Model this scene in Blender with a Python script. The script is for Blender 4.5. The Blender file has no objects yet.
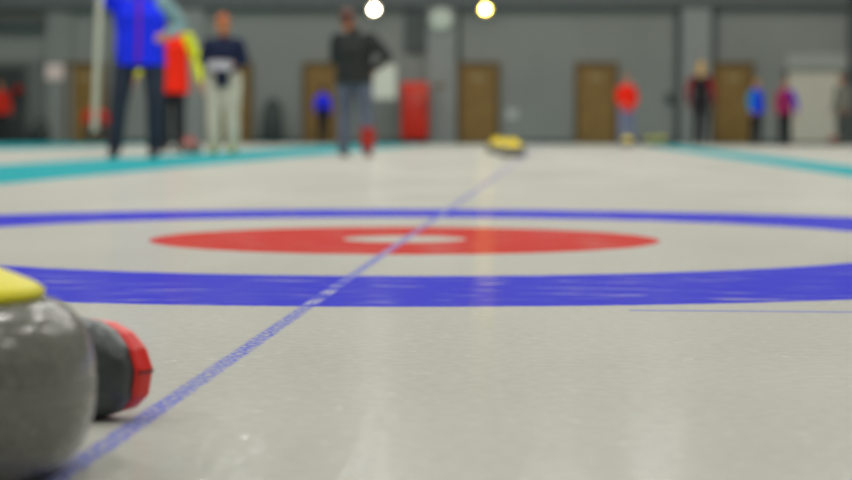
import bpy, bmesh, math, random
from mathutils import Vector, Matrix, Euler
random.seed(7)
S = bpy.context.scene
COL = S.collection
PI = math.pi
R = math.radians

# ------------------------------------------------------------------ camera
F = 1980.0
CAM_H = 0.255
YAW = R(3.87)
PITCH = R(3.113)
cd = bpy.data.cameras.new('camera')
cam = bpy.data.objects.new('camera', cd); COL.objects.link(cam)
cam.location = (0, 0, CAM_H)
cam.rotation_euler = (Euler((PI/2 - PITCH, 0, YAW)).to_matrix() @ Matrix.Rotation(0.0018, 3, 'Z')).to_euler()   # the hand-held camera leans a touch
cd.sensor_width = 36.0
cd.lens = F/852*36
cd.clip_start = 0.05; cd.clip_end = 300
cd.dof.use_dof = True
cd.dof.focus_distance = 2.35
cd.dof.aperture_fstop = 4.7
S.camera = cam
S.view_settings.view_transform = 'Standard'
S.view_settings.look = 'None'
S.view_settings.gamma = 1
S.view_settings.use_curve_mapping = False
S.view_settings.exposure = 0.0
S.cycles.use_denoising = True
S.cycles.max_bounces = 6
S.cycles.sample_clamp_indirect = 6

def gx(px, d):                 # world X of photo column px at distance d down the hall
    return d*math.tan(math.atan((px-426)/F) - YAW)
def gz(py, d):                 # height seen at photo row py at distance d
    return CAM_H - d*math.tan(math.atan((py-240)/F) + PITCH)

# ------------------------------------------------------------------ materials
def srgb(r, g, b):
    f = lambda c: (c/255/12.92) if c/255 <= 0.04045 else ((c/255+0.055)/1.055)**2.4
    return (f(r), f(g), f(b), 1)

MATS = {}
def mat(name, rgb, rough=0.7, metal=0.0, var=0.12, scale=6.0, bump=0.0, bscale=60, emit=None, spec=0.5, sheen=0.0):
    if name in MATS: return MATS[name]
    m = bpy.data.materials.new(name); m.use_nodes = True
    nt = m.node_tree; N = nt.nodes; L = nt.links
    b = N['Principled BSDF']
    b.inputs['Roughness'].default_value = rough
    b.inputs['Metallic'].default_value = metal
    b.inputs['Specular IOR Level'].default_value = spec
    if sheen: b.inputs['Sheen Weight'].default_value = sheen
    tc = N.new('ShaderNodeTexCoord'); no = N.new('ShaderNodeTexNoise')
    no.inputs['Scale'].default_value = scale; no.inputs['Detail'].default_value = 5
    L.new(tc.outputs['Object'], no.inputs['Vector'])
    rp = N.new('ShaderNodeValToRGB')
    c = srgb(*rgb)
    rp.color_ramp.elements[0].position = 0.3; rp.color_ramp.elements[1].position = 0.7
    rp.color_ramp.elements[0].color = tuple(x*(1-var) for x in c[:3])+(1,)
    rp.color_ramp.elements[1].color = tuple(min(1, x*(1+var)) for x in c[:3])+(1,)
    L.new(no.outputs['Fac'], rp.inputs['Fac']); L.new(rp.outputs['Color'], b.inputs['Base Color'])
    if bump:
        n2 = N.new('ShaderNodeTexNoise'); n2.inputs['Scale'].default_value = bscale; n2.inputs['Detail'].default_value = 4
        L.new(tc.outputs['Object'], n2.inputs['Vector'])
        bp = N.new('ShaderNodeBump'); bp.inputs['Strength'].default_value = 0.5; bp.inputs['Distance'].default_value = bump
        L.new(n2.outputs['Fac'], bp.inputs['Height']); L.new(bp.outputs['Normal'], b.inputs['Normal'])
    if emit:
        b.inputs['Emission Color'].default_value = emit[0]; b.inputs['Emission Strength'].default_value = emit[1]
    MATS[name] = m
    return m

def cloth(name, rgb): return mat(name, rgb, rough=0.85, var=0.15, scale=8, bump=0.004, bscale=25, spec=0.25)

# ------------------------------------------------------------------ object helpers
def link(name, me, m, parent=None, smooth=True):
    o = bpy.data.objects.new(name, me); COL.objects.link(o)
    if m: 
        me.materials.clear(); me.materials.append(m)
    if smooth:
        for p in me.polygons: p.use_smooth = True
    if parent: o.parent = parent
    return o
def obj(name, bm, m, parent=None, smooth=True):
    bmesh.ops.recalc_face_normals(bm, faces=bm.faces[:])
    me = bpy.data.meshes.new(name); bm.to_mesh(me); bm.free()
    return link(name, me, m, parent, smooth)
def tag(o, label, cat, group=None):
    o['label'] = label; o['category'] = cat
    if group: o['group'] = group
    return o
def thing(name, label, cat, loc=(0,0,0), rz=0, group=None):
    o = bpy.data.objects.new(name, None); COL.objects.link(o)
    o.location = loc; o.rotation_euler = (0, 0, rz); o.empty_display_size = 0.1
    return tag(o, label, cat, group)
def struct(o):
    o['kind'] = 'structure'; return o

def box(bm, x0, x1, y0, y1, z0, z1, bev=0.0, segs=2):
    r = bmesh.ops.create_cube(bm, size=1)
    vs = r['verts']
    for v in vs:
        v.co = Vector(((x0+x1)/2 + v.co.x*(x1-x0), (y0+y1)/2 + v.co.y*(y1-y0), (z0+z1)/2 + v.co.z*(z1-z0)))
    if bev:
        es = set(e for v in vs for e in v.link_edges)
        bmesh.ops.bevel(bm, geom=list(es), offset=bev, segments=segs, affect='EDGES', profile=0.6)
    return bm
def B(): return bmesh.new()

def tube(bm, pts, rad, seg=14, side=Vector((1,0,0)), dome=True):
    """swept elliptical tube; rad entries are scalars or (along side, across side)"""
    pts = [Vector(p) for p in pts]
    rad = [(r, r) if not isinstance(r, (tuple, list)) else r for r in rad]
    if dome:                       # rounded ends
        def ends(p, q, r):
            d = (p-q); d.normalize(); m_ = min(r)
            return [(p + d*m_*0.75, (r[0]*0.55, r[1]*0.55)), (p + d*m_*0.35, (r[0]*0.9, r[1]*0.9))]
        a = ends(pts[0], pts[1], rad[0]); z = ends(pts[-1], pts[-2], rad[-1])
        pts = [a[0][0], a[1][0]] + pts + [z[1][0], z[0][0]]
        rad = [a[0][1], a[1][1]] + rad + [z[1][1], z[0][1]]
    rings = []
    n = len(pts)
    for i, (p, r) in enumerate(zip(pts, rad)):
        t = (pts[min(i+1, n-1)] - pts[max(i-1, 0)]).normalized()
        s = side - t*side.dot(t)
        if s.length < 1e-3: s = Vector((0,1,0)) - t*t.y
        s.normalize(); u = t.cross(s)
        rings.append([bm.verts.new(p + s*(r[0]*math.cos(2*PI*k/seg)) + u*(r[1]*math.sin(2*PI*k/seg))) for k in range(seg)])
    for a, b in zip(rings, rings[1:]):
        for k in range(seg):
            bm.faces.new((a[k], a[(k+1) % seg], b[(k+1) % seg], b[k]))
    bm.faces.new(rings[0][::-1]); bm.faces.new(rings[-1])
    return bm
def ball(bm, c, r, seg=16, rings=10, rot=None):
    m_ = Matrix.Translation(Vector(c)) @ (rot.to_matrix().to_4x4() if rot else Matrix.Identity(4)) @ Matrix.Diagonal((r[0], r[1], r[2], 1))
    bmesh.ops.create_uvsphere(bm, u_segments=seg, v_segments=rings, radius=1, matrix=m_)
    return bm
def lathe(bm, prof, seg=48, c=(0,0,0), close=True):
    rings = []
    for r, z in prof:
        if r < 1e-6: rings.append([bm.verts.new((c[0], c[1], c[2]+z))])
        else: rings.append([bm.verts.new((c[0]+r*math.cos(2*PI*k/seg), c[1]+r*math.sin(2*PI*k/seg), c[2]+z)) for k in range(seg)])
    for a, b in zip(rings, rings[1:]):
        for k in range(seg):
            k2 = (k+1) % seg
            if len(a) == 1 and len(b) == 1: continue
            if len(a) == 1: bm.faces.new((a[0], b[k], b[k2]))
            elif len(b) == 1: bm.faces.new((a[k], a[k2], b[0]))
            else: bm.faces.new((a[k], a[k2], b[k2], b[k]))
    return bm
def melt(name, bm, m, parent, voxel=0.012, smooth=3):
    """fuse overlapping closed shapes into one continuous skin"""
    bmesh.ops.recalc_face_normals(bm, faces=bm.faces[:])
    me = bpy.data.meshes.new(name); bm.to_mesh(me); bm.free()
    t = bpy.data.objects.new('tmp', me); COL.objects.link(t)
    r = t.modifiers.new('r', 'REMESH'); r.mode = 'VOXEL'; r.voxel_size = voxel; r.use_smooth_shade = True
    s = t.modifiers.new('s', 'SMOOTH'); s.factor = 0.5; s.iterations = smooth
    dg = bpy.context.evaluated_depsgraph_get()
    me2 = bpy.data.meshes.new_from_object(t.evaluated_get(dg), depsgraph=dg)
    bpy.data.objects.remove(t); bpy.data.meshes.remove(me)
    me2.name = name
    return link(name, me2, m, parent)
def copy_tree(o, parent=None):
    c = o.copy(); COL.objects.link(c); c.parent = parent
    for ch in list(o.children): copy_tree(ch, c)
    return c

# ------------------------------------------------------------------ hall
X0, X1, Y0, YW, ZC = -17.5, 12.0, -5.0, 46.0, 9.6

# --- ice with the painted house, lines and verges
CX, CY = -0.370, 4.715
def ice_material():
    m = bpy.data.materials.new('ice'); m.use_nodes = True
    nt = m.node_tree; N = nt.nodes; L = nt.links
    b = N['Principled BSDF']
    tc = N.new('ShaderNodeTexCoord'); sp = N.new('ShaderNodeSeparateXYZ')
    L.new(tc.outputs['Object'], sp.inputs[0])
    def math_(op, a, b_=None, c=None):
        n = N.new('ShaderNodeMath'); n.operation = op
        for i, v in enumerate((a, b_, c)):
            if v is None: continue
            if isinstance(v, (int, float)): n.inputs[i].default_value = v
            else: L.new(v, n.inputs[i])
        return n.outputs[0]
    X, Y = sp.outputs[0], sp.outputs[1]
    def noise(scale, detail=4, stretch=None, dist=0.0):
        n = N.new('ShaderNodeTexNoise'); n.inputs['Scale'].default_value = scale; n.inputs['Detail'].default_value = detail
        n.inputs['Distortion'].default_value = dist
        if stretch:
            mp = N.new('ShaderNodeMapping'); mp.inputs['Scale'].default_value = stretch
            L.new(tc.outputs['Object'], mp.inputs['Vector']); L.new(mp.outputs[0], n.inputs['Vector'])
        else: L.new(tc.outputs['Object'], n.inputs['Vector'])
        return n.outputs['Fac']
    edge = math_('MULTIPLY', math_('SUBTRACT', noise(35, 3), 0.5), 0.012)
    dx = math_('SUBTRACT', X, CX); dy = math_('SUBTRACT', Y, CY)
    r = math_('SQRT', math_('ADD', math_('MULTIPLY', dx, dx), math_('MULTIPLY', dy, dy)))
    r = math_('ADD', r, edge)
    def band(v, a, b_, soft=0.004):
        s1 = N.new('ShaderNodeMapRange'); s1.inputs[1].default_value = a-soft; s1.inputs[2].default_value = a+soft; L.new(v, s1.inputs[0])
        s2 = N.new('ShaderNodeMapRange'); s2.inputs[1].default_value = b_-soft; s2.inputs[2].default_value = b_+soft; L.new(v, s2.inputs[0])
        return math_('SUBTRACT', s1.outputs[0], s2.outputs[0])
    blue = band(r, 1.222, 1.843)
    red = band(r, 0.146, 0.606)
    # hog-to-hog wear: paint thins where the ice clouds over
    wear = N.new('ShaderNodeMapRange'); L.new(noise(5, 6, (1, 6, 1), 0.4), wear.inputs[0])
    wear.inputs[1].default_value = 0.60; wear.inputs[2].default_value = 0.78; wear.inputs[3].default_value = 0.96; wear.inputs[4].default_value = 0.45
    chips = N.new('ShaderNodeMapRange'); L.new(noise(12, 6, (.45, 2.6, 1), .3), chips.inputs[0])
    chips.inputs[1].default_value = 0.60; chips.inputs[2].default_value = 0.70; chips.inputs[3].default_value = 1; chips.inputs[4].default_value = 0.35
    speck = N.new('ShaderNodeMapRange'); L.new(noise(140, 3), speck.inputs[0])
    speck.inputs[1].default_value = 0.44; speck.inputs[2].default_value = 0.62; speck.inputs[3].default_value = 0.9; speck.inputs[4].default_value = 0.1
    chips2 = N.new('ShaderNodeMapRange'); L.new(noise(11, 4), chips2.inputs[0])
    chips2.inputs[1].default_value = 0.42; chips2.inputs[2].default_value = 0.6; chips2.inputs[3].default_value = 0.1; chips2.inputs[4].default_value = 1.3
    centre = math_('MULTIPLY', band(math_('ADD', dx, math_('MULTIPLY', edge, .6)), -0.009, 0.012, 0.003), speck.outputs[0])
    fade = N.new('ShaderNodeMapRange'); L.new(noise(2.2, 3), fade.inputs[0])
    fade.inputs[1].default_value = 0.35; fade.inputs[2].default_value = 0.6; fade.inputs[3].default_value = 0.7; fade.inputs[4].default_value = 0.9
    centre = math_('MULTIPLY', centre, fade.outputs[0])
    back = math_('MULTIPLY', band(dy, -1.872, -1.858, 0.003), 0.8)
    back = math_('MULTIPLY', back, math_('GREATER_THAN', X, .1))
    edge2 = math_('MULTIPLY', edge, 3)
    Xe = math_('ADD', X, edge2)
    verge = None
    for a, c in ((-4.3, -2.70), (-14.0, -7.9), (1.69, 2.26), (7.6, 9.2)):
        v = band(Xe, a, c, 0.01); verge = v if verge is None else math_('MAXIMUM', verge, v)
    verge = math_('MAXIMUM', verge, band(Y, 43.0, 60.0, 0.02))
    # ice colour
    rp = N.new('ShaderNodeValToRGB'); L.new(noise(1.3, 6, (1, .35, 1), .5), rp.inputs[0])
    rp.color_ramp.elements[0].position = 0.32; rp.color_ramp.elements[1].position = 0.68
    rp.color_ramp.elements[0].color = ICE_A; rp.color_ramp.elements[1].color = ICE_B
    frost = N.new('ShaderNodeMapRange'); L.new(noise(60, 6), frost.inputs[0])
    frost.inputs[1].default_value = 0.35; frost.inputs[2].default_value = 0.75; frost.inputs[3].default_value = 0.0; frost.inputs[4].default_value = 0.22
    def mix(f, a, c):
        n = N.new('ShaderNodeMix'); n.data_type = 'RGBA'
        if isinstance(f, float): n.inputs[0].default_value = f
        else: L.new(f, n.inputs[0])
        for i, v in ((6, a), (7, c)):
            if isinstance(v, tuple): n.inputs[i].default_value = v
            else: L.new(v, n.inputs[i])
        return n.outputs[2]
    col = mix(frost.outputs[0], rp.outputs[0], (0.60, 0.60, 0.56, 1))
    fl = N.new('ShaderNodeMapRange'); L.new(noise(75, 3, (.6, 1.4, 1)), fl.inputs[0])
    fl.inputs[1].default_value = 0.66; fl.inputs[2].default_value = 0.74; fl.inputs[3].default_value = 0.0; fl.inputs[4].default_value = 0.6
    col = mix(fl.outputs[0], col, (.68, .68, .66, 1))
    pw = math_('MULTIPLY', wear.outputs[0], chips.outputs[0])
    col = mix(math_('MULTIPLY', blue, pw), col, BLUE)
    col = mix(math_('MULTIPLY', red, pw), col, RED)
    col = mix(math_('MULTIPLY', verge, 0.96), col, TEAL)
    # the tape-like centre line is pale under the rings and blue on the white ice
    col = mix(math_('MULTIPLY', centre, math_('SUBTRACT', 1.0, math_('MULTIPLY', blue, 0.6))), col, LINE)
    painted = math_('MAXIMUM', blue, red)
    col = mix(math_('MULTIPLY', math_('MULTIPLY', centre, painted), chips2.outputs[0]), col, PALE)
    col = mix(back, col, LINE)
    di = N.new('ShaderNodeBsdfDiffuse'); gl = N.new('ShaderNodeBsdfGlossy'); ms = N.new('ShaderNodeMixShader')
    L.new(col, di.inputs['Color']); gl.inputs['Color'].default_value = (.95, .97, 1, 1); ms.inputs[0].default_value = ICE_SPEC
    L.new(di.outputs[0], ms.inputs[1]); L.new(gl.outputs[0], ms.inputs[2]); L.new(ms.outputs[0], N['Material Output'].inputs['Surface'])
    N.remove(b)
    rr = N.new('ShaderNodeMapRange'); L.new(noise(9, 4), rr.inputs[0])
    rr.inputs[3].default_value = ICE_R0; rr.inputs[4].default_value = ICE_R1
    L.new(rr.outputs[0], gl.inputs['Roughness'])
    vo = N.new('ShaderNodeTexVoronoi'); vo.inputs['Scale'].default_value = 95; vo.feature = 'SMOOTH_F1'
    L.new(tc.outputs['Object'], vo.inputs['Vector'])
    bp = N.new('ShaderNodeBump'); bp.inputs['Strength'].default_value = 0.55; bp.inputs['Distance'].default_value = 0.0011
    L.new(vo.outputs['Distance'], bp.inputs['Height'])
    L.new(bp.outputs['Normal'], gl.inputs['Normal'])
    return m
ICE_A = srgb(165, 164, 156); ICE_B = srgb(179, 178, 169)
BLUE = srgb(48, 48, 192); RED = srgb(188, 46, 40); TEAL = srgb(20, 152, 160); LINE = srgb(62, 76, 196); PALE = srgb(172, 172, 184)
ICE_SPEC, ICE_R0, ICE_R1 = 0.13, 0.11, 0.20

bm = B(); box(bm, X0, X1, Y0, YW, -0.1, 0)
struct(obj('floor', bm, ice_material(), smooth=False))

def wall_mat(name, rgb):
    m = mat(name, rgb, rough=0.75, var=0.07, scale=0.6, spec=0.3)
    nt = m.node_tree; N = nt.nodes; L = nt.links
    b = N['Principled BSDF']
    tc = N.new('ShaderNodeTexCoord')
    wv = N.new('ShaderNodeTexWave'); wv.bands_direction = 'X'; wv.inputs['Scale'].default_value = 0.26; wv.inputs['Distortion'].default_value = 0
    L.new(tc.outputs['Object'], wv.inputs['Vector'])
    mr = N.new('ShaderNodeMapRange'); mr.inputs[1].default_value = 0.985; mr.inputs[2].default_value = 1.0
    L.new(wv.outputs['Fac'], mr.inputs[0])
    bp = N.new('ShaderNodeBump'); bp.invert = True; bp.inputs['Distance'].default_value = 0.01
    L.new(mr.outputs[0], bp.inputs['Height']); L.new(bp.outputs[0], b.inputs['Normal'])
    return m
M_WALL = wall_mat('grey_panel', (141, 144, 139))
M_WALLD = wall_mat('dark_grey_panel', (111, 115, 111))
M_PIL = mat('pilaster_grey', (147, 150, 147), rough=0.7, var=0.05)
M_DKGREY = mat('dark_grey_paint', (80, 86, 85), rough=0.7, var=0.1)
M_CEIL = mat('ceiling_grey', (120, 124, 124), rough=0.9, var=0.05, scale=0.5)
M_BROWN = mat('door_wood', (135, 102, 43), rough=0.55, var=0.18, scale=3)
M_BROWND = mat('door_frame_wood', (104, 80, 42), rough=0.6, var=0.12)
M_WHITE = mat('white_plastic', (205, 205, 200), rough=0.5, var=0.03)
M_STEEL = mat('brushed_steel', (150, 150, 148), rough=0.35, metal=0.9, var=0.05)

def wallbox(name, x0, x1, y0, y1, z0, z1, m, bev=0.0, parent=None):
    bm = B(); box(bm, x0, x1, y0, y1, z0, z1, bev); return obj(name, bm, m, parent, smooth=False)
struct(wallbox('wall_far', X0, X1, YW, YW+0.2, -0.1, ZC, M_WALL))
struct(wallbox('wall_left', X0-0.2, X0, Y0, YW+.2, -0.1, ZC, M_WALLD))
struct(wallbox('wall_right', X1, X1+0.2, Y0, YW+.2, -0.1, ZC, M_WALLD))
struct(wallbox('wall_near', X0-.2, X1+.2, Y0-0.2, Y0, -0.1, ZC, M_WALLD))
struct(wallbox('ceiling', X0-.2, X1+.2, Y0-.2, YW+.2, ZC, ZC+0.15, M_CEIL))

def wx(px): return gx(px, YW)
def wz(py): return gz(py, YW)/1.0
# pilasters and pipes of the far wall, plus a dark band added to shade its top, named as trim of the room
tn = [0]
def trim(px0, px1, z0, z1, depth, m):
    tn[0] += 1
    return struct(wallbox('trim_%d' % tn[0], wx(px0), wx(px1), YW-depth, YW, z0, z1, m, 0.01))
for a, c in ((178, 206), (427, 456), (680, 709)):
    trim(a, c, 0, ZC, 0.22, M_PIL)
trim(48, 74, 0, ZC, 0.12, M_WALL)
trim(405, 426.5, 2.1, ZC, 0.12, M_DKGREY)
trim(673, 679.5, 0, ZC, 0.10, M_DKGREY)
trim(709.5, 715, 0, ZC, 0.10, M_DKGREY)
trim(456.5, 460, 0, ZC, 0.10, M_DKGREY)
trim(846, 900, 0, ZC, 0.30, M_DKGREY)
trim(-60, 47, wz(27), wz(17), 0.35, M_DKGREY)
trim(-330, 880, wz(8), wz(-14), 0.30, mat('top_shade_grey', (98, 103, 103), rough=.7))  # dark band added for the light falling off at the wall top
trim(-330, 47, 0, wz(60), 0.05, M_WALLD)
struct(wallbox('baseboard_far', X0, X1, YW-0.055, YW, 0, 0.09, M_DKGREY))

# doors
dn = [0]
def wood_door(px0, px1, sign=True):
    dn[0] += 1
    x0, x1, zt = wx(px0), wx(px1), wz(62)
    root = bpy.data.objects.new('door_%d' % dn[0], None); COL.objects.link(root)
    root.location = ((x0+x1)/2, YW-0.06, 0); struct(root)
    w = (x1-x0)/2
    bm = B()
    box(bm, -w, -w+0.09, -0.06, 0.06, 0, zt); box(bm, w-0.09, w, -0.06, 0.06, 0, zt); box(bm, -w+0.09, w-0.09, -0.06, 0.06, zt-0.1, zt)
    obj('door_frame', bm, M_BROWND, root, False)
    bm = B(); box(bm, -w+0.095, w-0.095, -0.02, 0.045, 0.01, zt-0.105, 0.004)
    for z0_, z1_ in ((0.2, 0.95), (1.1, zt-0.28)):
        box(bm, -w+0.22, w-0.22, -0.032, -0.015, z0_, z1_, 0.01)
    obj('door_panel', bm, M_BROWN, root, False)
    bm = B(); tube(bm, [(w-0.17, -0.02, 1.0), (w-0.17, -0.07, 1.0)], [0.012, 0.012]); tube(bm, [(w-0.17, -0.07, 1.0), (w-0.28, -0.07, 1.0)], [0.011, 0.009])
    obj('door_handle', bm, M_STEEL, root)
    if sign:
        bm = B(); box(bm, -0.13, 0.13, -0.04, -0.032, zt-0.42, zt-0.3, 0.002); obj('door_sign', bm, mat('pale_sign', (160, 140, 98), var=.03), root, False)
    return root
wood_door(66, 108); wood_door(212, 253, False); wood_door(303, 345, False); wood_door(457, 499.5); wood_door(574, 617); wood_door(711, 752.5)
# dark double door at the left edge
dn[0] += 1
root = bpy.data.objects.new('door_%d' % dn[0], None); COL.objects.link(root); root.location = (wx(4), YW-0.12, 0); struct(root)
w = (wx(29)-wx(-21))/2
bm = B(); box(bm, -w, -w+.1, -.05, .1, 0, wz(65)); box(bm, w-.1, w, -.05, .1, 0, wz(65)); box(bm, -w+.1, w-.1, -.05, .1, wz(65)-.1, wz(65))
obj('door_frame', bm, M_DKGREY, root, False)
bm = B(); box(bm, -w+.1, -.005, -.01, .06, .01, wz(65)-.1, .005); box(bm, .005, w-.1, -.01, .06, .01, wz(65)-.1, .005)
obj('door_panel', bm, mat('dark_door', (50, 56, 55), rough=.6), root, False)
bm = B(); tube(bm, [(-.1, -.05, .85), (-.1, -.05, 1.15)], [.014, .014]); tube(bm, [(.1, -.05, .85), (.1, -.05, 1.15)], [.014, .014])
obj('door_handle', bm, M_STEEL, root)
# pale roller door at the right
dn[0] += 1
root = bpy.data.objects.new('door_%d' % dn[0], None); COL.objects.link(root); root.location = ((wx(783)+wx(845))/2, YW-0.1, 0); struct(root)
w = (wx(845)-wx(783))/2
bm = B()
nsl = 22; zt = wz(70)
for i in range(nsl):
    box(bm, -w+.06, w-.06, -.02, .06, .05+(zt-.05)*i/nsl, .05+(zt-.05)*(i+1)/nsl-.006, .012)
obj('shutter', bm, mat('pale_shutter', (224, 216, 198), rough=.6, var=.034), root, False)
bm = B(); box(bm, -w, w, -.14, .1, zt, wz(54), .03); obj('shutter_box', bm, mat('shutter_box_grey', (166, 166, 160)), root, False)
bm = B(); box(bm, -w, -w+.06, -.05, .1, 0, zt); box(bm, w-.06, w, -.05, .1, 0, zt); obj('guide_rail', bm, M_DKGREY, root, False)
bm = B(); box(bm, -w+.06, w-.06, -.03, .06, 0.0, .05, .01); obj('bottom_bar', bm, mat('dull_brown_bar', (110, 84, 74)), root, False)

# ------------------------------------------------------------------ lamps
def wall_lamp(px, py, rim, label):
    z = gz(py, YW-.5); t = thing('wall_lamp', label, 'lamp', (gx(px, YW-.5), YW-.5, z))
    bm = B(); lathe(bm, [(0, .16), (.06, .16), (.10, .1), (.125, .0), (.125, -.03), (.11, -.03), (.10, 0), (0, .01)], 32)
    bmesh.ops.rotate(bm, verts=bm.verts[:], cent=(0,0,0), matrix=Matrix.Rotation(R(90), 3, 'X').inverted())
    obj('housing', bm, mat('lamp_housing', (120, 120, 115), metal=.3, rough=.4), t)
    bm = B(); lathe(bm, [(0, -.018), (.06, -.015), (.056, -.002), (.056, .002), (0, .004)], 32)
    bmesh.ops.rotate(bm, verts=bm.verts[:], cent=(0,0,0), matrix=Matrix.Rotation(R(90), 3, 'X').inverted())
    obj('lens', bm, mat('lamp_lens_'+rim[0], (250, 245, 220), emit=(rim[1], rim[2])), t)
    bm = B(); tube(bm, [(0, .14, 0), (0, .5, .0)], [.02, .02]); box(bm, -.06, .06, .48, .5, -.09, .09, .005)
    obj('bracket', bm, M_STEEL, t)
wall_lamp(374, 9, ('white', (1, .90, .60, 1), 90), 'bright white round wall lamp above the man in the dark jacket')
wall_lamp(484.5, 9, ('yellow', (1, .68, .10, 1), 110), 'round wall lamp with a yellow rim of light, above the middle brown door')

# high-bay lamps hanging from the hall ceiling
M_LENS = mat('high_bay_lens', (255, 250, 235), emit=((1, .95, .86, 1), 6))
M_HB = mat('high_bay_housing', (90, 92, 92), metal=.4, rough=.45)
hb = thing('high_bay_lamp', 'round high-bay lamp hanging from the grey ceiling', 'lamp', (0, 0, 0), 0, 'high-bay lamps hanging in rows from the ceiling')
bm = B(); lathe(bm, [(0, .34), (.08, .34), (.1, .2), (.2, .12), (.27, 0), (.255, 0), (.19, .1), (0, .12)], 32); obj('housing', bm, M_HB, hb)
bm = B(); lathe(bm, [(0, -.005), (.25, -.005), (.25, .012), (0, .012)], 32); obj('lens', bm, M_LENS, hb)
bm = B(); tube(bm, [(0, 0, .33), (0, 0, .9)], [.012, .012]); obj('suspension_rod', bm, M_STEEL, hb)
bays = []
for ix in (-14.5, -9.0, -3.6, 1.9, 7.3):
    for iy in (-2, 3, 8, 13, 18, 23, 28, 33, 38):
        o = hb if not bays else copy_tree(hb); bays.append(o)
        o.location = (ix + (0, 1.8, 3.6)[len(bays) % 3], iy, ZC-0.9)
for o in bays:
        ld = bpy.data.lights.new('high_bay_light', 'AREA'); ld.shape = 'DISK'; ld.size = 0.5
        ld.energy = 136; ld.color = (1, .98, .925)
        lo = bpy.data.objects.new('high_bay_light', ld); COL.objects.link(lo); lo.location = (0, 0, -.012); lo.parent = o

# ------------------------------------------------------------------ things along the far wall
D = YW
def small_plate(name, label, cat, px0, px1, py0, py1, m, th=.03):
    o = wallbox(name, -(wx(px1)-wx(px0))/2, (wx(px1)-wx(px0))/2, -th, 0, -(wz(py0)-wz(py1))/2, (wz(py0)-wz(py1))/2, m, .006)
    return o, ((wx(px0)+wx(px1))/2, (wz(py0)+wz(py1))/2)
o, (x, z) = small_plate('wall_sign', '', '', 48, 66, 64, 80, mat('pinkish_sign', (240, 218, 212), var=.034)); o.location = (x, YW-.12, z)
tag(o, 'pale pinkish square sign on the pilaster between the dark door and a brown door', 'sign')
o, (x, z) = small_plate('wall_notice', '', '', 434, 447, 84, 88, mat('brown_notice', (120, 104, 70))); o.location = (x, YW-.22, z)
tag(o, 'small dull brown notice strip on the pilaster beside the red cabinet', 'sign')
o, (x, z) = small_plate('junction_box', '', '', 664, 677, 93, 102, M_DKGREY, .12); o.location = (x, YW+.005, z)
tag(o, 'small dark box on the wall beside a pipe, left of the blond person', 'box')
o, (x, z) = small_plate('thermostat', '', '', 506, 517, 109, 119, mat('pale_grey_plate', (190, 192, 188)), .05); o.location = (x, YW+.005, z)
tag(o, 'small pale plate on the grey wall just right of the middle brown door', 'wall plate')
# round vent
t = thing('wall_vent', 'pale unlit round vent disc high on the middle pilaster', 'vent', (wx(441), YW-.22, wz(20)))
bm = B(); lathe(bm, [(0, .05), (.26, .05), (.26, .0), (.28, 0), (.28, .08), (0, .08)], 40)
bmesh.ops.rotate(bm, verts=bm.verts[:], cent=(0,0,0), matrix=Matrix.Rotation(R(90), 3, 'X')); bmesh.ops.translate(bm, verts=bm.verts[:], vec=(0, 0, 0))
o = obj('rim', bm, mat('vent_rim', (180, 186, 176)), t)
bm = B(); lathe(bm, [(0, .07), (.1, .085), (.2, .1), (.25, .08), (.25, .05), (0, .05)], 40)
bmesh.ops.rotate(bm, verts=bm.verts[:], cent=(0,0,0), matrix=Matrix.Rotation(R(90), 3, 'X'))
obj('cover', bm, mat('vent_cover', (214, 222, 208), rough=.4), t)
# white roll-up sheet by the dark-jacket man
t = thing('white_banner', 'white rounded board standing by the wall behind the dark jacketed man', 'board', (gx(384, YW-1.6), YW-1.6, 0))
zb, ztp = gz(99, YW-1.6), gz(65, YW-1.6)
bm = B(); box(bm, -.27, .27, -.02, .02, zb, ztp, .018, 3)
vs = [e for e in bm.edges if abs(e.verts[0].co.y-e.verts[1].co.y) > .003 and (abs(e.verts[0].co.z-ztp) < .03 or abs(e.verts[0].co.z-zb) < .03)]
obj('board', bm, mat('banner_white', (218, 220, 206), var=.03), t, False)
bm = B(); tube(bm, [(-.2, .03, zb+.1), (-.2, .06, .01)], [.015]*2); tube(bm, [(.2, .03, zb+.1), (.2, .06, .01)], [.015]*2); box(bm, -.25, .25, -.12, .2, 0, .02, .005)
obj('stand', bm, mat('stand_grey', (120, 124, 122), rough=.5), t)
# red cabinet
M_RED = mat('cabinet_red', (230, 42, 8), rough=.45, var=.08)
x0, x1 = wx(402), wx(428); w = (x1-x0)/2; zt = gz(82, YW-1)
t = thing('red_cabinet', 'tall red drinks cooler cabinet standing against the far wall', 'cabinet', ((x0+x1)/2*(YW-.7)/YW, YW-.7, 0))
bm = B(); box(bm, -w, w, -.3, .32, .08, zt, .05, 3); obj('body', bm, M_RED, t)
bm = B(); box(bm, -w+.03, w-.03, -.345, -.3, .16, zt-.22, .015); d_ = obj('door', bm, mat('cabinet_door_red', (214, 36, 8), rough=.3, var=.1), t)
bm = B(); tube(bm, [(w-.08, -.345, .7), (w-.08, -.385, .72), (w-.08, -.385, 1.0), (w-.08, -.345, 1.02)], [.012]*4); obj('handle', bm, mat('black_plastic', (28, 28, 30), rough=.4), d_)
bm = B(); box(bm, w-.27, w-.06, -.352, -.345, 1.02, 1.26, .002); obj('label_panel', bm, mat('dusty_pink', (214, 84, 60)), d_, False)
for sx in (-1, 1):
    for sy in (-.22, .22):
        bm = B(); lathe(bm, [(0, 0), (.03, 0), (.03, .09), (0, .09)], 12, (sx*(w-.08), sy, 0)); obj('foot', bm, MATS['black_plastic'], t)

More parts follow.
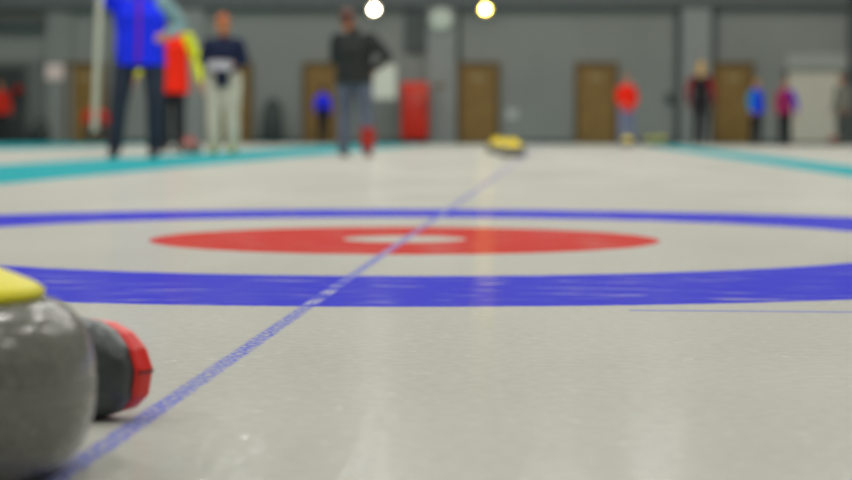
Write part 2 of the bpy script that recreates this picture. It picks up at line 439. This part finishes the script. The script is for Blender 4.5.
# dark upright bags on the floor by the wall
def bag(px, w, h, label):
    t = thing('equipment_bag', label, 'bag', (gx(px, YW-.6), YW-.6, 0))
    bm = B(); tube(bm, [(0, 0, .10), (0, 0, .12), (0, 0, h*.5), (.02, 0, h*.85), (0, 0, h-.06)], [(w*.5, .17), (w*.52, .18), (w*.48, .19), (w*.4, .15), (w*.28, .1)])
    melt('body', bm, cloth('bag_grey', (74, 80, 78)), t, .02)
    bm = B(); tube(bm, [(-.08, 0, h-.04), (-.07, 0, h+.08), (.07, 0, h+.08), (.08, 0, h-.04)], [.013]*4); obj('handle', bm, cloth('strap_dark', (50, 52, 52)), t)
    bm = B(); box(bm, -w*.33, w*.33, -.24, -.16, .14, h*.5, .02); obj('pocket', bm, cloth('bag_pocket', (64, 70, 70)), t)
bag(40, .5, .5, 'low dark bag on the floor below the pinkish sign')
bag(272, .52, 1.0, 'tall dark grey bag standing by the wall between two brown doors')

# ------------------------------------------------------------------ people
SKIN = {'a': (205, 140, 108), 'b': (214, 126, 72), 'c': (190, 120, 96)}
def person(label, loc, rz, H, p, group=None):
    s = H/1.75
    t = thing('person', label, 'person', loc, rz, group)
    V = lambda x, y, z: Vector((x*s, y*s, z*s))
    # joints; facing -Y. r/l = viewer's left/right when the person faces the camera
    J = dict(hip=V(*p.get('hip', (0, 0, .93))), chest=V(*p.get('chest', (0, .0, 1.27))), neck=V(*p.get('neck', (0, .01, 1.46))), head=V(*p.get('head', (0, -.02, 1.625))))
    up = (J['neck']-J['hip']).normalized()
    sw = .185*s*p.get('wide', 1)
    sd = Vector(p.get('side', (1, 0, 0))).normalized()
    for k, sg in (('r', -1), ('l', 1)):
        J['sh'+k] = J['neck'] - up*.075*s + sd*sg*sw
        J['el'+k] = V(*p.get('el'+k, (sg*.27, .03, 1.12)))
        J['wr'+k] = V(*p.get('wr'+k, (sg*.27, -.08, .88)))
        J['hp'+k] = J['hip'] + sd*sg*.095*s*p.get('hw', 1)
        J['an'+k] = V(*p.get('an'+k, (sg*.12, .03, .09)))
        J['kn'+k] = V(*p.get('kn'+k, tuple(((J['hp'+k]+J['an'+k])/2/s + Vector((0, -.03, .01))))))
    skin = mat('skin_'+p.get('skin', 'a'), SKIN[p.get('skin', 'a')], rough=.55, var=.05)
    hd = J['head']; hr = Euler((p.get('nod', 0), 0, p.get('turn', 0)))
    def H_(x, y, z): return hd + (hr.to_matrix() @ V(x, y, z))
    # body: one continuous skin
    bm = B()
    tube(bm, [J['hip'], (J['hip']+J['chest'])/2, J['chest'], J['neck']-up*.06*s], [(.13*s, .09*s), (.115*s, .085*s), (.145*s, .1*s), (.12*s, .075*s)], side=sd)
    tube(bm, [J['neck']-up*.06*s, J['neck'], hd-Vector((0, 0, .05*s))], [.062*s, .055*s, .052*s])
    side = hr.to_matrix() @ Vector((1, 0, 0))
    tube(bm, [H_(0, -.025, -.105), H_(0, -.018, -.07), H_(0, -.008, -.025), H_(0, 0, .02), H_(0, .005, .065), H_(0, .005, .10)],
         [(.034*s, .045*s), (.055*s, .068*s), (.068*s, .086*s), (.074*s, .095*s), (.07*s, .088*s), (.045*s, .058*s)], side=side)
    tube(bm, [H_(0, -.088, .015), H_(0, -.106, -.022), H_(0, -.1, -.03)], [.008*s, .014*s, .012*s], seg=8)
    for sg in (-1, 1): ball(bm, H_(sg*.078, .005, -.005), (.011*s, .022*s, .032*s), 8, 6)
    for k, sg in (('r', -1), ('l', 1)):
        tube(bm, [J['sh'+k], (J['sh'+k]+J['el'+k])/2, J['el'+k], (J['el'+k]*.7+J['wr'+k]*.3), J['wr'+k]], [.05*s, .046*s, .037*s, .036*s, .026*s])
        tube(bm, [J['hp'+k], (J['hp'+k]+J['kn'+k])/2, J['kn'+k], J['kn'+k]*.65+J['an'+k]*.35, J['an'+k]], [.085*s, .072*s, .052*s, .052*s, .036*s])
        tube(bm, [J['an'+k], J['an'+k]+V(0, -.06, -.05), J['an'+k]+V(0, -.13, -.06)], [.036*s, .034*s, .028*s])
        # hand
        d = Vector(p['hd'+k]).normalized() if 'hd'+k in p else (J['wr'+k]-J['el'+k]).normalized()
        n = Vector(p.get('pn'+k, (-sg, .25, 0))); n = (n - d*n.dot(d)).normalized(); w_ = d.cross(n)
        if w_.y > 0: w_ = -w_          # thumb side faces forward
        W = J['wr'+k]
        tube(bm, [W, W+d*.03*s, W+d*.06*s, W+d*.085*s], [(.026*s, .017*s), (.036*s, .018*s), (.04*s, .016*s), (.038*s, .013*s)], seg=10, side=w_)
        for q, (off, ln) in enumerate(((.029, .072), (.010, .082), (-.010, .076), (-.028, .058))):
            b0 = W + d*.08*s + w_*off*s; cu = p.get('curl', .5)
            b1 = b0 + (d*math.cos(cu*.5)+n*math.sin(cu*.5))*ln*.45*s
            b2 = b1 + (d*math.cos(cu*1.4)+n*math.sin(cu*1.4))*ln*.33*s
            b3 = b2 + (d*math.cos(cu*2.2)+n*math.sin(cu*2.2))*ln*.25*s
            tube(bm, [b0, b1, b2, b3], [.0098*s, .0092*s, .0085*s, .0072*s], seg=8, side=w_)
        b0 = W + d*.025*s + w_*.022*s
        tube(bm, [b0, b0+(d*.5+w_*.75+n*.25)*.035*s, b0+(d*.85+w_*.75+n*.5)*.058*s], [.013*s, .0115*s, .009*s], seg=8)
    body = melt('body', bm, skin, t, .0075*max(s, .8), 2)
    # face
    for sg in (-1, 1):
        bm = B(); ball(bm, H_(sg*.03, -.083, .012), (.013*s, .008*s, .009*s), 10, 8); e = obj('eye', bm, mat('eye_white', (225, 222, 216), rough=.3, var=.01), t)
        bm = B(); ball(bm, H_(sg*.03, -.0905, .012), (.006*s, .003*s, .006*s), 8, 6); obj('iris', bm, mat('iris_dark', (40, 30, 24), rough=.2), e)
    bm = B(); ball(bm, H_(0, -.086, -.062), (.024*s, .008*s, .007*s), 10, 6); obj('mouth', bm, mat('lip', (165, 84, 78), rough=.5), t)
    # hair
    bm = B(); ball(bm, H_(0, .012, .034), (.088*s, .106*s, .116*s), 24, 16, hr)
    inv = hr.to_matrix().inverted()
    kill = []
    for f in bm.faces:
        c = inv @ (f.calc_center_median()-hd)/s
        if (c.y < -.035 and c.z < .055) or (c.z < -.045) or (abs(c.x) > .06 and c.y < .02 and c.z < .02): kill.append(f)
    bmesh.ops.delete(bm, geom=kill, context='FACES')
    bmesh.ops.solidify(bm, geom=bm.faces[:], thickness=.012*s)
    if p.get('long'):
        tube(bm, [H_(0, .075, .02), H_(0, .095, -.06), H_(0, .09, -.17), H_(0, .085, -.24)], [(.075*s, .035*s), (.08*s, .038*s), (.07*s, .03*s), (.04*s, .018*s)], side=side)
    if p.get('cap'):
        hairm = cloth('cap_'+p['hair_name'], p['hair'])
        tube(bm, [H_(0, -.06, .07), H_(0, -.12, .062), H_(0, -.165, .05)], [(.075*s, .014*s), (.07*s, .009*s), (.045*s, .006*s)], side=side)
    obj('cap' if p.get('cap') else 'hair', bm, mat('hair_'+p['hair_name'], p['hair'], rough=.6, var=.25, scale=30, bump=.006, bscale=50), t)
    # trousers
    bm = B()
    tw = p.get('tw', 1.0)
    tube(bm, [J['hip']+up*.13*s, J['hip']+up*.04*s, J['hip']-up*.04*s], [(.155*s, .11*s), (.172*s, .125*s), (.165*s, .12*s)], side=sd)
    for k, sg in (('r', -1), ('l', 1)):
        a = J['an'+k]
        tube(bm, [J['hp'+k]+up*.02*s, J['hp'+k]*.6+J['kn'+k]*.4, J['kn'+k], J['kn'+k]*.5+a*.5, a+V(0, .005, .0)],
             [.104*s*tw, .095*s*tw, .076*s*tw, .072*s*tw, .064*s*tw])
    trou = melt('trousers', bm, cloth('cloth_'+p['trousers_name'], p['trousers']), t, .012*max(s, .8), 3)
    # jacket: torso part, then the two sleeves (their own colour when it differs)
    hemz = p.get('hem', -.10)
    bm = B()
    tk = p.get('thick', 1.0)
    tube(bm, [J['hip']+up*hemz*s, J['hip']+up*.1*s, J['chest']*.55+J['hip']*.45, J['chest'], J['neck']-up*.09*s, J['neck']-up*.02*s],
         [(.185*s*tk, .135*s*tk), (.178*s*tk, .13*s*tk), (.172*s*tk, .13*s*tk), (.19*s*tk, .14*s*tk), (.165*s*tk, .115*s), (.078*s, .075*s)], side=sd, dome=False)
    tube(bm, [J['neck']-up*.05*s, J['neck']+up*.03*s], [.078*s, .07*s])
    for k, sg in (('r', -1), ('l', 1)):
        tube(bm, [J['sh'+k]-sd*sg*.05*s, J['sh'+k], J['sh'+k]*.8+J['el'+k]*.2], [.08*s, .078*s, .07*s])
    jm = cloth('cloth_'+p['jacket_name'], p['jacket'])
    same = 'sleeve_r' not in p and 'sleeve_l' not in p
    arms = {}
    for k in 'rl':
        a_, b_, c_ = J['sh'+k], J['el'+k], J['wr'+k]
        arms[k] = ([a_, a_*.5+b_*.5, b_, b_*.5+c_*.5, b_*.06+c_*.94], [.076*s*tk, .068*s*tk, .062*s, .055*s, .046*s])
    if same:
        for k in 'rl': tube(bm, *arms[k])
        melt('jacket', bm, jm, t, .012*max(s, .8), 3)
    else:
        jk = melt('jacket', bm, jm, t, .012*max(s, .8), 3)
        for k in 'rl':
            b2 = B(); tube(b2, *arms[k])
            nm, rgb = p.get('sleeve_'+k, (p['jacket_name'], p['jacket']))
            o = melt('sleeve', b2, cloth('cloth_'+nm, rgb), t, .012*max(s, .8), 2)
            if rgb != p['jacket']: o['label'] = nm.replace('_', ' ') + ' sleeve'
    # shoes
    for k, sg in (('r', -1), ('l', 1)):
        a = J['an'+k]; a = Vector((a.x, a.y, a.z-.09*s))
        bm = B()
        tube(bm, [a+V(0, .035, .04), a+V(0, .03, .055), a+V(0, -.04, .052), a+V(0, -.11, .04), a+V(0, -.165, .034)],
             [(.034*s, .03*s), (.04*s, .036*s), (.043*s, .034*s), (.048*s, .025*s), (.036*s, .016*s)])
        tube(bm, [a+V(0, .012, .05), a+V(0, .012, .11)], [.047*s, .046*s], dome=False)
        sn, sc_ = p.get('shoe_'+k, p.get('shoe', ('black_shoe', (30, 31, 34))))
        sh = melt('shoe', bm, mat(sn, sc_, rough=.5, var=.08), t, .009, 2)
        bm = B()
        pts = [(0.042, .0), (.036, .03), (.04, -.04), (.048, -.11), (.038, -.17)]
        ring = [(-.034, .045), (.034, .045), (.042, .0), (.042, -.05), (.05, -.11), (.042, -.165), (.02, -.193), (-.02, -.193), (-.042, -.165), (-.05, -.11), (-.042, -.05), (-.042, .0)]
        lo = [bm.verts.new(a+V(x, y, .0)) for x, y in ring]; hi = [bm.verts.new(a+V(x, y, .022)) for x, y in ring]
        bm.faces.new(lo); bm.faces.new(hi[::-1])
        for i in range(len(ring)): bm.faces.new((lo[i], lo[(i+1) % len(ring)], hi[(i+1) % len(ring)], hi[i]))
        obj('sole', bm, mat(p.get('sole', ('dark_sole', (24, 24, 25)))[0], p.get('sole', ('dark_sole', (24, 24, 25)))[1], rough=.7), sh, False)
    return t, J, s
def P(px, d): return (gx(px, d), d, 0)

# tall adult in the blue jacket, head above the frame, broom upright at his side
dP1 = 19.3
t, J, s = person('person in a long royal blue jacket with purple zip and dark trousers, holding a broom', P(141, dP1), R(4), 1.90,
    dict(anr=(-.24, .02, .09), anl=(.12, .05, .09), knr=(-.19, -.03, .5), knl=(.135, -.03, .5), hw=1.28,
         elr=(-.38, -.12, 1.52), wrr=(-.39, -.28, 1.72), hdr=(-.2, -.9, .4), pnr=(-1, 0, 0),
         ell=(.37, .1, 1.18), wrl=(.25, -.07, 1.11), hdl=(-.8, -.45, -.35), pnl=(0, 1, 0), thick=1.28, wide=1.05, hem=-.10,
         jacket=(24, 48, 244), jacket_name='royal_blue', sleeve_l=('pale_teal_grey', (128, 158, 162)), sleeve_r=('royal_blue', (24, 48, 244)),
         trousers=(46, 52, 66), trousers_name='navy_charcoal', hair=(70, 50, 36), hair_name='brown', skin='a', tw=1.08))
bm = B(); zs = [(.0, -.175, .86), (.006, -.165, 1.0), (.01, -.163, 1.15), (.015, -.173, 1.3), (.012, -.14, 1.42)]
tube(bm, [Vector(z)*s for z in zs], [(.018, .008)]*5, side=Vector((1, 0, 0))); z_ = obj('zip', bm, cloth('zip_purple', (128, 28, 156)), t); z_['label'] = 'purple zip strip'

# curling broom held upright
def broom(label, base, top, headm, shaftm, r=.0135):
    base, top = Vector(base), Vector(top)
    t = thing('curling_broom', label, 'broom', base)
    dirv = (top-base); 
    bm = B(); tube(bm, [Vector((0, 0, .035)), dirv*.5, dirv], [r, r, r*.95]); obj('shaft', bm, shaftm, t)
    bm = B(); lathe(bm, [(0, .03), (.022, .03), (.026, .05), (.02, .09), (0, .1)], 20); obj('ferrule', bm, M_STEEL, t)
    bm = B(); box(bm, -.1, .1, -.035, .035, .014, .04, .012, 3); h = obj('head', bm, headm, t)
    bm = B(); box(bm, -.095, .095, -.036, .036, -.006, .016, .01, 3); obj('pad', bm, cloth('pad_charcoal', (44, 46, 48)), h)
    return t
W = t.matrix_basis @ (J['wrr'] + Vector((-.02, -.085, .02)))
bx_, by_ = gx(95, dP1-.35), dP1-.35
bt = broom('pale shafted curling broom with dark head held upright beside the blue jacketed person', (bx_, by_, .215), (gx(103.5, dP1-.35), by_, 2.0),
      mat('dark_broom_head', (48, 50, 48)), mat('pale_shaft', (190, 190, 172), rough=.4, var=.03), r=.034)

person('person in a red vest with yellow-green sleeves and dark trousers, behind the blue jacketed person', P(173, 26), R(-8), 1.88,
    dict(elr=(-.36, -.02, 1.15), wrr=(-.43, -.1, .93), ell=(.29, .05, 1.14), wrl=(.37, -.04, .86), anr=(-.1, .0, .09), anl=(.07, .06, .09), thick=1.15, hem=-.22,
         jacket=(248, 40, 10), jacket_name='vest_red', sleeve_r=('yellow_green', (212, 222, 44)), sleeve_l=('yellow_green', (212, 222, 44)),
         trousers=(34, 37, 42), trousers_name='near_black', hair=(60, 44, 34), hair_name='dark_brown', skin='a'))
t3, J3, s3 = person('man in a navy jacket and light beige trousers, looking down at a white sheet he holds', P(224, 23.4), R(0), 1.65,
    dict(elr=(-.27, .0, 1.16), wrr=(-.17, -.2, 1.1), ell=(.27, .0, 1.16), wrl=(.17, -.2, 1.1), hdr=(.8, -.55, .05), hdl=(-.8, -.55, .05), pnr=(0, -.5, 1), pnl=(0, -.5, 1), nod=.35, thick=1.1, head=(0, -.05, 1.61), anr=(-.13, .02, .09), anl=(.11, .02, .09), tw=1.28, hw=1.1, curl=.3,
         jacket=(26, 34, 62), jacket_name='navy', trousers=(196, 190, 172), trousers_name='beige', hair=(176, 92, 44), hair_name='auburn', skin='b',
         shoe=('yellow_green_shoe', (158, 172, 50))))
t3['label'] = 'person in navy jacket and beige trousers looking down at a white sheet'
bm = B(); 
for i in range(9):
    for j in range(6): pass
n = [[bm.verts.new((-.15+.3*i/8, -.02*math.sin(i/8*PI), -.075+.15*j/5)) for i in range(9)] for j in range(6)]
for j in range(5):
    for i in range(8): bm.faces.new((n[j][i], n[j][i+1], n[j+1][i+1], n[j+1][i]))
bmesh.ops.solidify(bm, geom=bm.faces[:], thickness=.004)
pp = obj('paper_sheet', bm, mat('paper_white', (200, 200, 206), var=.02))
pp.location = t3.matrix_basis @ (Vector((0, -.315, 1.09))*s3); pp.rotation_euler = (R(-38), 0, 0)
tag(pp, 'white sheet of paper held by the person in navy jacket and beige trousers', 'paper')

t4, J4, s4 = person('person with back turned in dark jacket and blue-grey jeans, hand on hip', P(354, 20.7), R(176), 1.55,
    dict(elr=(-.42, .06, 1.17), wrr=(-.24, .03, 1.03), hdr=(.7, -.5, -.4), pnr=(0, -1, 0), ell=(.25, -.08, 1.15), wrl=(.1, -.24, 1.18), head=(.09, -.03, 1.61), thick=1.25, hem=-.07,
         anr=(-.17, .05, .09), anl=(.13, .0, .09), jacket=(44, 47, 46), jacket_name='charcoal', trousers=(92, 100, 116), trousers_name='jeans', tw=1.14, hw=1.12,
         hair=(92, 52, 40), hair_name='reddish_brown', skin='b', shoe_r=('red_shoe', (176, 46, 36)), shoe_l=('slate_shoe', (42, 56, 66))))
a = J4['anr']; bm = B(); tube(bm, [a+Vector((0, .0, .0)), a+Vector((0, -.005, .12)), a+Vector((.0, -.01, .22))], [.072, .078, .08], dome=False)
o = melt('leg_warmer', bm, cloth('warmer_red', (168, 48, 40)), t4, .012, 1); o['label'] = 'red warmer round one ankle'

person('small child in a bright blue jacket standing before a brown door', P(323, 44), R(170), 1.3,
    dict(elr=(-.225, .03, 1.13), wrr=(-.21, -.06, .9), ell=(.225, .03, 1.13), wrl=(.21, -.06, .9), wide=.86, jacket=(34, 44, 246), jacket_name='bright_blue', trousers=(32, 33, 36), trousers_name='black_brown', hair=(48, 38, 40), hair_name='near_black', thick=.8, skin='a'))
person('person in an orange-red top with pale blue trousers and yellow shoes', P(626, 40), R(10), 1.43,
    dict(jacket=(232, 34, 6), jacket_name='orange_red', trousers=(118, 128, 158), trousers_name='pale_blue', hair=(120, 92, 66), hair_name='mid_brown', thick=1.1, wide=.9, tw=1.1,
         elr=(-.23, 0, 1.12), wrr=(-.15, -.2, 1.0), ell=(.23, 0, 1.12), wrl=(.15, -.2, 1.0), shoe=('yellow_shoe', (206, 178, 60))))
person('tall blond person in black jacket with dark red sleeves beside the rightmost brown door', P(700, 43.5), R(165), 1.8,
    dict(jacket=(40, 36, 40), jacket_name='black_front', sleeve_r=('dark_red', (150, 34, 44)), sleeve_l=('dark_red', (150, 34, 44)), trousers=(50, 50, 52), trousers_name='soft_black', long=1,
         hair=(206, 164, 96), hair_name='blond', skin='a', anr=(-.06, .05, .09), anl=(.13, -.03, .09), thick=1.0))
person('child in a teal and blue jacket beside the rightmost brown door', P(755, 43), R(35), 1.4,
    dict(elr=(-.225, .03, 1.13), wrr=(-.21, -.06, .9), ell=(.225, .03, 1.13), wrl=(.21, -.06, .9), wide=.86, jacket=(28, 72, 240), jacket_name='mid_blue', sleeve_r=('teal', (28, 150, 180)), sleeve_l=('mid_blue', (28, 72, 240)), trousers=(40, 42, 44), trousers_name='dark_slate', hair=(176, 138, 66), hair_name='fair', skin='a', thick=1.1))
person('child in a crimson and violet jacket just left of the pale roller door', P(784, 40), R(-30), 1.33,
    dict(jacket=(136, 30, 84), jacket_name='crimson', sleeve_l=('violet_blue', (70, 30, 190)), sleeve_r=('crimson_light', (168, 42, 66)), trousers=(32, 34, 36), trousers_name='black', hair=(104, 74, 54), hair_name='light_brown', skin='c', thick=1.15,
         elr=(-.23, .03, 1.12), wrr=(-.2, -.06, .9), ell=(.3, .02, 1.13), wrl=(.35, -.05, .9), wide=.9))
person('person all in grey standing before the pale roller door at the right edge', P(841, 43), R(-60), 1.52,
    dict(jacket=(122, 122, 112), jacket_name='mid_grey', trousers=(86, 90, 88), trousers_name='grey', hair=(92, 88, 80), hair_name='grey_brown', skin='c', thick=1.1))
person('person in a red jacket and dark trousers before the dark door at the left edge', P(1, 44), R(30), 1.38,
    dict(jacket=(206, 44, 26), jacket_name='scarlet', trousers=(40, 42, 44), trousers_name='dark_slate', hair=(120, 80, 50), hair_name='brown_light', skin='a', thick=1.15))
# crouching child in red behind the broom
person('child in a red jacket crouching in front of the leftmost brown door', P(96, 43.5), R(12), 1.42,
    dict(hip=(0, .16, .42), chest=(0, .06, .74), neck=(0, -.02, .93), head=(0, -.08, 1.08), knr=(-.2, -.24, .5), knl=(.2, -.24, .5), anr=(-.16, .0, .09), anl=(.16, .0, .09),
         elr=(-.32, -.1, .66), wrr=(-.27, -.3, .54), ell=(.32, -.1, .66), wrl=(.27, -.3, .54), jacket=(214, 40, 24), jacket_name='bright_red', trousers=(52, 54, 62), trousers_name='slate', hair=(170, 104, 60), hair_name='ginger', skin='a', thick=1.15, hem=.02))
# red bag hung on dark door
t = thing('hanging_cap', 'small red cap hanging on the dark door at the left', 'cap', (gx(19, YW-.3), YW-.31, wz(92)))
bm = B(); lathe(bm, [(.12, 0), (.13, .02), (.12, .09), (.07, .14), (0, .155)], 24); bmesh.ops.solidify(bm, geom=bm.faces[:], thickness=.006); obj('crown', bm, cloth('cap_red', (196, 48, 42)), t)
bm = B(); tube(bm, [(0, -.09, .01), (0, -.16, -.01), (0, -.2, -.03)], [(.11, .008), (.1, .008), (.06, .006)]); obj('peak', bm, cloth('cap_red2', (184, 44, 38)), t)

# ------------------------------------------------------------------ curling stones
def granite():
    m = mat('granite', (96, 95, 88), rough=.21, var=.08, scale=7, spec=.4)
    nt = m.node_tree; N = nt.nodes; L = nt.links; b = N['Principled BSDF']
    tc = N.new('ShaderNodeTexCoord')
    n = N.new('ShaderNodeTexNoise'); n.inputs['Scale'].default_value = 240; n.inputs['Detail'].default_value = 3
    L.new(tc.outputs['Object'], n.inputs['Vector'])
    rp = N.new('ShaderNodeValToRGB'); e = rp.color_ramp.elements
    e[0].position = .36; e[0].color = srgb(84, 84, 80); e[1].position = .66; e[1].color = srgb(132, 130, 122)
    q = rp.color_ramp.elements.new(.5); q.color = srgb(106, 105, 98)
    L.new(n.outputs['Fac'], rp.inputs['Fac'])
    old = b.inputs['Base Color'].links[0].from_socket
    mx = N.new('ShaderNodeMix'); mx.data_type = 'RGBA'; mx.inputs[0].default_value = .6
    L.new(old, mx.inputs[6]); L.new(rp.outputs[0], mx.inputs[7]); L.new(mx.outputs[2], b.inputs['Base Color'])
    return m
GRAN = granite()
BAND = mat('striking_band', (104, 103, 96), rough=.36, var=.06, scale=40)
def make_stone(label, loc, rz, hcol, hname, group=None, h=.122, rad=.145, hood=1.0):
    t = thing('curling_stone', label, 'curling stone', loc, rz, group)
    prof = [(0, .006), (.05, .006), (.062, .0), (.080, .0)]
    k = 60
    for i in range(k+1):
        a = -PI/2 + PI*(i+2)/(k+4)
        e = .72
        r_ = .084 + (rad-.084)*abs(math.cos(a))**e
        z_ = h/2 + h/2*math.copysign(abs(math.sin(a))**.86, math.sin(a))
        prof.append((r_, z_))
    prof += [(.06, h), (.05, h-.003), (0, h-.003)]
    bm = B(); lathe(bm, prof, 72); obj('body', bm, GRAN, t)
    bm = B(); z0, z1 = h/2-.011, h/2+.011
    lathe(bm, [(rad-.004, z0-.001), (rad-.0007, z0), (rad+.0001, z0*.5+h*.25), (rad+.0003, h/2), (rad+.0001, z1*.5+h*.25), (rad-.0007, z1), (rad-.004, z1+.001)], 72); obj('striking_band', bm, BAND, t)
    hm = mat(hname, hcol, rough=.42, spec=.3, var=.034)
    # handle: wide flared base cap, then gooseneck grip
    bm = B()
    lathe(bm, [(0, h-.004), (.098, h-.004), (.107, h-.001), (.108, h+.004*hood), (.100, h+.009*hood), (.088, h+.014*hood), (.074, h+.020*hood), (.058, h+.028*hood), (.03, h+.034*hood), (0, h+.036*hood)], 56)
    c = obj('handle_base', bm, hm, t)
    bm = B(); tube(bm, [(.05, 0, h+.018), (.052, 0, h+.04), (.04, 0, h+.062), (.012, 0, h+.072), (-.03, 0, h+.071), (-.078, 0, h+.066)],
                   [(.026, .022), (.018, .017), (.016, .015), (.0155, .013), (.0155, .012), (.014, .011)], side=Vector((0, 1, 0)), seg=18)
    obj('handle_grip', bm, hm, t)
    bm = B(); lathe(bm, [(0, h+.08), (.010, h+.08), (.010, h+.0835), (.005, h+.085), (0, h+.085)], 16, (-.03, 0, 0)); obj('bolt', bm, M_STEEL, c)
    return t
YEL = (214, 203, 6)
st = make_stone('large grey granite stone with yellow handle base, out of focus at the bottom left', (-.489, 1.4305, 0), R(15), YEL, 'handle_yellow', h=.134)
def far_stone(label, px, d, rz, rgb=YEL, nm='handle_yellow_far', group=None):
    return make_stone(label, (gx(px, d), d, 0), R(rz), rgb, nm, group, h=.112, hood=1.5)
far_stone('yellow handled stone on the centre of the sheet, nearer one of the touching pair', 512, 20.5, 20, (246, 218, 22))
far_stone('yellow handled stone on the centre of the sheet, farther one of the pair', 498, 24.0, -30, (246, 218, 22))
far_stone('pale stone with a dull red handle on the left verge behind the red vest', 190, 23.5, 40, (170, 60, 52), 'handle_red')
far_stone('yellow-green handled stone standing far off between orange-red top and blond person', 650, 41, 60, (206, 212, 48), 'handle_green')
far_stone('yellow-green handled stone far off, right neighbour of the one by the blond person', 661, 41.5, 0, (206, 212, 48), 'handle_green')
far_stone('yellow handled stone far off at the feet of the person in the orange-red top', 627, 37, 30, (246, 218, 22))
far_stone('red handled stone far off in front of the pale roller door', 832, 41, 30, (182, 54, 44), 'handle_red')

# ------------------------------------------------------------------ broom lying behind the near stone
u = Vector((math.cos(R(29)), -math.sin(R(29)), 0)); Nn = Vector((-math.sin(R(29)), -math.cos(R(29)), 0)); Z = Vector((0, 0, 1))
tip = Vector((-.366, 1.705, 0))
Lh, Hh = .15, .090
cen = tip - u*(Lh/2); cen.z = Hh/2
t = thing('curling_broom', 'red and black broom head lying on its edge behind the large near stone', 'broom', (cen.x, cen.y, 0))
def outline(L_, H_, e1=.036, e2=.062):
    # rounded octagonal end outline, both ends
    pts = []
    half = [(L_/2-.068, H_/2), (L_/2-.042, H_/2-.002), (L_/2-.022, H_/2-.010), (L_/2-.008, H_/2-.024), (L_/2, .001), (L_/2-.005, -H_/2+.020), (L_/2-.018, -H_/2+.008), (L_/2-.04, -H_/2+.001), (L_/2-.068, -H_/2)]
    pts += half; pts += [(-x, y) for x, y in reversed(half)]
    return pts
def slab(bm, layers):   # layers: (offset along -N, scale L, scale H, dx)
    rings = []
    for off, sl, sh_ in layers:
        ring = []
        for x, z in outline(Lh, Hh):
            q = u*(x*sl) - Nn*off + Z*(z*sh_ + Hh/2)
            ring.append(bm.verts.new(q))
        rings.append(ring)
    n = len(rings[0])
    for a, b in zip(rings, rings[1:]):
        for i in range(n): bm.faces.new((a[i], a[(i+1) % n], b[(i+1) % n], b[i]))
    bm.faces.new(rings[0]); bm.faces.new(rings[-1][::-1])
    return bm
bm = B(); slab(bm, [(-.002, .93, .84), (.001, .975, .925), (.006, .985, .94), (.017, .985, .94), (.022, .95, .87), (.025, .84, .74)])
hd_ = obj('head', bm, mat('broom_red', (206, 28, 20), rough=.35, var=.06), t, smooth=False)
bv = hd_.modifiers.new('bev', 'BEVEL'); bv.width = .0022; bv.segments = 3; bv.limit_method = 'ANGLE'; bv.angle_limit = R(18)
bm = B(); slab(bm, [(-.030, .60, .50), (-.028, .74, .70), (-.022, .84, .88), (-.012, .91, .98), (-.001, .93, 1.0)])
pd = obj('pad', bm, mat('broom_pad_dark', (58, 64, 64), rough=.38, var=.55, scale=45, bump=.002, bscale=90), t)
bm = B()
zc = Hh/2
seamp = [(Lh/2*.93, .0), (Lh/2*.975, .001), (Lh/2*.983, .006), (Lh/2*.983, .017), (Lh/2*.95, .0215)]
tube(bm, [u*a - Nn*b + Z*(zc-.001) for a, b in seamp], [.0011]*5, seg=8); obj('seam', bm, mat('seam_dark', (58, 14, 14)), hd_)
bm = B(); sh0 = -Nn*.02 + Z*zc
dv = Vector((-.75, .66, 0)).normalized()
tube(bm, [sh0 - dv*.0, sh0 + dv*.06, sh0+dv*.12], [.02, .017, .0145]); obj('ferrule', bm, mat('ferrule_black', (30, 30, 32), rough=.4), t)
bm = B(); e_ = sh0 + dv*1.18; e_.z = .0135
tube(bm, [sh0+dv*.1, sh0.lerp(e_, .5), e_], [.0125]*3); obj('shaft', bm, mat('shaft_black', (38, 38, 42), rough=.35), t)

# ------------------------------------------------------------------ world (closed hall: only a trace of fill)
w = bpy.data.worlds.new('world'); S.world = w; w.use_nodes = True
w.node_tree.nodes['Background'].inputs[0].default_value = (.6, .65, .7, 1)
w.node_tree.nodes['Background'].inputs[1].default_value = .05
